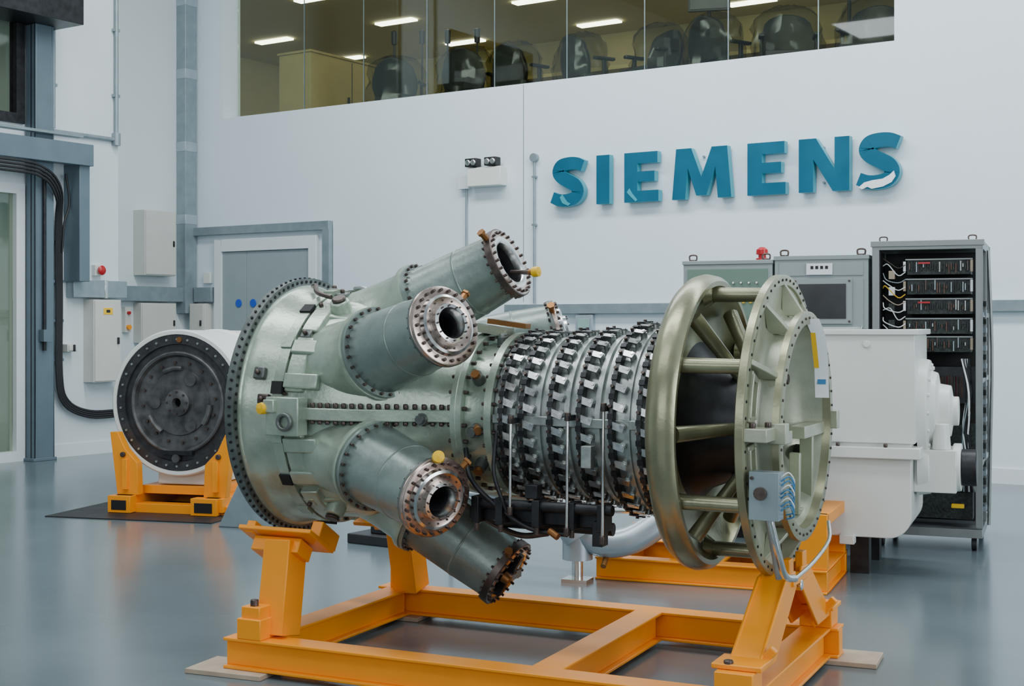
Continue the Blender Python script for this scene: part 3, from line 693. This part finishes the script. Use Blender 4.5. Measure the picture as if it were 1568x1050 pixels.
b.bolts((.05,.36,.88),(1,0,0),.25,16,.012,.015,GWHITE)
b.lathe([(0,.16),(.06,.15),(.07,.10),(.16,.09),(.18,.13),(.22,.13),(.22,0)],(0,.28,.58),(1,0,0),GWHITE,32)
b.bx(-.02,.20,.15,.45,.45,.68,GWHITE); b.cyl((.12,.2,.68),(.12,.2,.82),.05,.04,GWHITE,16)
b.cyl((.22,.28,.58),(.30,.28,.58),.10,.10,DARK,20)
b.cyl((-.25,0.01,1.25),(-.25,-.01,1.25),.02,.02,GWHITE,10)
b.build('casting',gb,.008)
b=MB()
for x in(-.30,):
    for y in(.15,.62): b.bx(x-.05,x+.05,y-.05,y+.05,0,.24,DARK)
b.build('feet',gb)
s2=empty('transport_stand.002',(-3.70,6.36,0),HR)
b=MB()
ibeam(b,(0,.06,0),(1.22,.06,0),.10,.12); ibeam(b,(0,.70,0),(1.22,.70,0),.10,.12)
for x in(.06,.62,1.17): ibeam(b,(x,.11,0),(x,.65,0),.10,.12)
for y in(.06,.66):
    b.prism([(1.02,.12),(1.22,.12),(1.22,.40),(1.10,.40)],.05,ORANGE,(0,y-.03,0),(1,0,0),(0,0,1),(0,1,0)); b.prism([(.02,.12),(.14,.12),(.08,.22),(.02,.22)],.05,ORANGE,(0,y-.03,0),(1,0,0),(0,0,1),(0,1,0))
b.bx(1.12,1.22,.04,.70,.34,.40,ORANGE)
b.build('base_frame',s2,.004)
dc=empty('silver_duct_assembly',(-3.70,6.36,0),HR)
b=MB()
b.tube([(-.02,-.10,.26),(.08,-.09,.21),(.22,-.04,.23),(.36,.04,.33),(.44,.14,.46),(.48,.24,.56)],.075,PIPEG,18,5)
b.cyl((-.07,-.10,.30),(-.03,-.10,.24),.105,.105,PIPEG,24); b.cyl((-.06,-.10,.12),(-.06,-.10,.42),.08,.08,PIPEG,24); b.cyl((-.06,-.10,.40),(-.06,-.10,.425),.105,.105,PIPEG,24); b.bolts((-.06,-.10,.425),(0,0,1),.09,10,.01,.015,BOLT)
b.cyl((-.30,-.08,.34),(-.08,-.10,.34),.05,.05,PIPEG,18); b.cyl((-.32,-.08,.34),(-.29,-.08,.34),.07,.07,PIPEG,18)
b.cyl((-.06,-.10,.02),(-.06,-.10,.12),.03,.03,STEEL,12); b.box((-.06,-.10,.01),(.14,.12,.02),STEEL); b.cyl((.10,-.10,.14),(.10,-.155,.10),.016,.016,BRONZE,8)
b.cyl((.3,.4,.55),(1.1,.4,.55),.27,.27,PIPEG,40)
for x in(.3,.5,.85,1.1): b.cyl((x-.015,.4,.55),(x+.015,.4,.55),.30,.30,PIPEG,40)
for x in(.4,1.0): b.bx(x-.04,x+.04,.2,.6,.12,.35,ORANGE)
b.tube([(-1.05,.35,.38),(-.5,.3,.38),(.3,.3,.40)],.018,PIPEG,10,3); b.tube([(-1.05,.4,.30),(-.5,.33,.31),(.3,.35,.33)],.014,STEEL,10,3)
b.cyl((-1.0,.37,.0),(-1.0,.37,.40),.014,.014,PIPEG,8)
b.build('pipes',dc)

# ------------------------------------------------------------------ cabinets and rack
CR=rad(11.8)
rk=empty('equipment_rack',(-2.84,8.27,0),CR)
b=MB(); W_,D_,H_=.64,.85,1.86
for x in(.02,W_-.02):
    for y in(.02,D_-.02): b.box((x,y,(H_+.10)/2+.02),(.04,.04,H_-.14),RACKA)
b.bx(0,W_,0,D_,H_-.05,H_,RACKA); b.bx(0,W_,0,D_,.08,.13,RACKA); b.bx(-.01,W_+.01,-.01,.02,H_-.03,H_+.005,RACKA)
for z in (.5,1.0,1.4):
    for x in(.02,W_-.02): b.bx(x-.015,x+.015,.04,D_-.04,z,z+.03,RACKA)
for x in(.05,W_-.05):
    for y in(.06,D_-.06): b.cyl((x-.015,y,.04),(x+.015,y,.04),.04,.04,RUBBER,16); b.box((x,y,.07),(.03,.05,.03),BOLT)
b.bx(W_-.03,W_,D_*.5,D_*.5+.03,.13,H_-.05,RACKA)
for x in(.06,W_-.06): b.tube([(x-.02,.05,H_),(x-.02,.05,H_+.03),(x+.02,.05,H_+.03),(x+.02,.05,H_)],.005,BOLT,6,4)
b.build('frame',rk,.003)
b=MB()
b.bx(.03,.045,.03,D_-.03,.13,H_-.05,DARK); b.bx(.05,W_-.05,D_-.06,D_-.04,.15,H_-.06,DARK); b.bx(.05,W_-.04,.25,.27,.15,H_-.06,BLACK)
zs=[1.76,1.64,1.52,1.40,1.29]
for k,z in enumerate(zs):
    b.bx(.20,.57,.06,.25,z-.10,z-.008,CIRC); b.bx(.19,.58,.05,.065,z-.012,z-.004,RACKA)
    for j in range(26):
        b.box((.215+.0135*j,.055,z-.055+random.uniform(-.012,.012)),(.007,.012,random.choice((.02,.04,.06))),random.choice((DARK,CIRC,CIRC,CARD,CARD,DARK,MIDG,CIRC,BOLT,GALV)))
    if k in(0,2): b.box((.30,.05,z-.03),(.07,.012,.010),RED)
    b.box((.575,.05,z-.05),(.014,.02,.07),FILM if k%2 else WOOD); b.box((.185,.05,z-.05),(.014,.02,.06),WOOD if k%2 else FILM)
for j in range(14):
    z=1.76-.045*j; b.tube([(.06,.03,z),(.09+.02*math.sin(j*3),.0,z-.02+.03*math.sin(j*2)),(.15,.01,z-.06),(.19,.04,z-.04)],.003,random.choice((FILM,WOOD,FILM,GALV,BOLT,YELLOW)),6,4)
for j in range(5): b.box((.11,.05,1.66-.1*j),(.035,.03,.05),random.choice((FILM,WOOD,CIRC)))
for j in range(12): b.box((.33+.017*j,.08,.98),(.010,.02,.13),CARD if j%3 else RED)
b.bx(.24,.60,.07,.25,.88,1.10,DARK); b.bx(.1,.6,.1,.25,.40,.75,CIRC); b.bx(.12,.58,.08,.25,.18,.34,CIRC)
for j in range(14): b.tube([(.52+.01*j*.3,.03,1.15),(.56+.012*math.sin(j),.02+.004*j,.95),(.54+.014*math.cos(j),.03,.7),(.50+.01*j,.06,.35)],.006,random.choice((DARK,GALV,DARK,RUBBER,FILM)),6,4)
for j in range(24): b.box((.635,.36,.22+.055*j),(.02,.12,.03),CIRC if j%2 else GALV)
b.tube([(W_+.02,.25,H_-.05),(W_+.04,.27,1.2),(W_+.03,.3,.6),(W_+.02,.33,.12)],.010,RACKA,8,4)
b.box((.50,-.01,.27),(.07,.05,.02),YELLOW)
b.build('electronics',rk)
def cabinet(name,w0,green):
    u=V((math.cos(CR),math.sin(CR),0)); p=V((-2.84,8.27,0))-u*w0
    e=empty(name,p,CR); b=MB(); W=.575; H=1.74 if green else 1.76
    b.bx(0,W,0,.7,.08,H,CABG); b.bx(-.005,W+.005,-.012,.71,H,H+.025,CABG); b.bx(.02,W-.02,.03,.68,0,.08,DARK)
    if green:
        b.bx(.03,W-.03,-.012,0,.95,H-.03,CABGR)
        for r in range(2):
            for c in range(6): b.cyl((.26+.045*c,-.012,1.50-.10*r),(.26+.045*c,-.025,1.50-.10*r),.011,.011,YELLOW if r==0 else STEEL,10)
        for c in range(5): b.cyl((.28+.05*c,-.012,1.62),(.28+.05*c,-.03,1.62),.008,.008,STEEL,8)
        b.box((.40,-.016,1.545),(.28,.006,.02),YELLOW); b.box((.12,-.016,1.45),(.10,.006,.14),FILM); b.box((.45,-.02,1.3),(.05,.02,.05),RED); b.box((.30,-.02,1.22),(.2,.01,.1),DARK)
        b.lathe([(0,.04),(.02,.04),(.02,.025),(.04,.025),(.045,.04),(.075,.037),(.09,.018),(.092,0)],(.47,.2,H+.025),(0,0,1),RED,20)
    else:
        b.bx(.03,W-.03,-.012,0,.95,H-.12,CABG); b.bx(.03,W-.03,-.008,0,H-.10,H-.02,CABG)
        b.box((.30,-.02,1.50),(.36,.02,.28),CABG); b.box((.30,-.033,1.50),(.29,.006,.215),SCREEN)
        for s in(-1,1):
            for t in(-1,1): b.cyl((.30+s*.165,-.03,1.50+t*.125),(.30+s*.165,-.036,1.50+t*.125),.007,.007,BOLT,8)
        b.box((.30,-.016,1.27),(.46,.012,.14),GWHITE)
        for c in range(9): b.box((.10+.048*c,-.026,1.29),(.02,.01,.02),DARK if c%2 else BRONZE); b.cyl((.10+.048*c,-.02,1.245),(.10+.048*c,-.03,1.245),.008,.008,DARK,8)
        for x in(.06,.54): b.tube([(x,-.01,1.20),(x,-.045,1.21),(x,-.045,1.33),(x,-.01,1.34)],.006,STEEL,8,3)
        b.box((.28,-.016,H-.06),(.16,.006,.07),FILM)
        for c in range(4): b.box((.235+.03*c,-.02,H-.05),(.018,.002,.02),DARK)
    for x in(.05,W-.05): b.tube([(x-.02,.06,H+.02),(x-.022,.06,H+.06),(x+.022,.06,H+.06),(x+.02,.06,H+.02)],.006,BOLT,6,4); b.cyl((x,.06,H+.02),(x,.06,H+.035),.018,.018,BOLT,10)
    b.build('body',e,.003)
cabinet('control_cabinet',.60,False); cabinet('control_cabinet.001',1.19,True)

# ------------------------------------------------------------------ lights
def area(name,loc,tgt,sx,sy,en,col):
    l=bpy.data.lights.new(name,'AREA'); l.shape='RECTANGLE'; l.size=sx; l.size_y=sy; l.energy=en; l.color=col
    o=bpy.data.objects.new(name,l); bpy.context.collection.objects.link(o); o.location=loc
    o.rotation_euler=(V(tgt)-V(loc)).to_track_quat('-Z','Y').to_euler(); return o
area('high_bay_light',(-4.5,4.0,6.8),(-4.5,4.0,0),7,1.0,300,(.92,.97,1))
area('wall_wash_fill',(-4.5,8.8,6.8),(-4.5,10.5,0),11,1.0,640,(.92,.97,1))  # unseen lamp added to wash the back wall brighter
area('high_bay_light.002',(-5,0,6.8),(-5,0,0),8,1.5,190,(.92,.97,1))
area('daylight_window_light',(7.5,4,3.4),(-5,9,1.4),6,4.5,600,(.88,.95,1))
area('front_fill',(-1,-6,3.8),(-4,7,1.4),9,3,270,(.90,.96,1))  # soft front fill added behind the camera to lift the exposure
w=bpy.data.worlds.new('world'); bpy.context.scene.world=w; w.use_nodes=True
w.node_tree.nodes['Background'].inputs['Color'].default_value=(.70,.85,1,1); w.node_tree.nodes['Background'].inputs['Strength'].default_value=.28

# ------------------------------------------------------------------ camera
cd=bpy.data.cameras.new('camera'); cam=bpy.data.objects.new('camera',cd); bpy.context.collection.objects.link(cam)
cd.sensor_width=36; cd.sensor_fit='HORIZONTAL'; cd.lens=36*2112/1568; cd.shift_y=-26.7/1568
cam.location=(0,0,1.35); cam.rotation_euler=(pi/2,0,rad(33.6))
bpy.context.scene.camera=cam
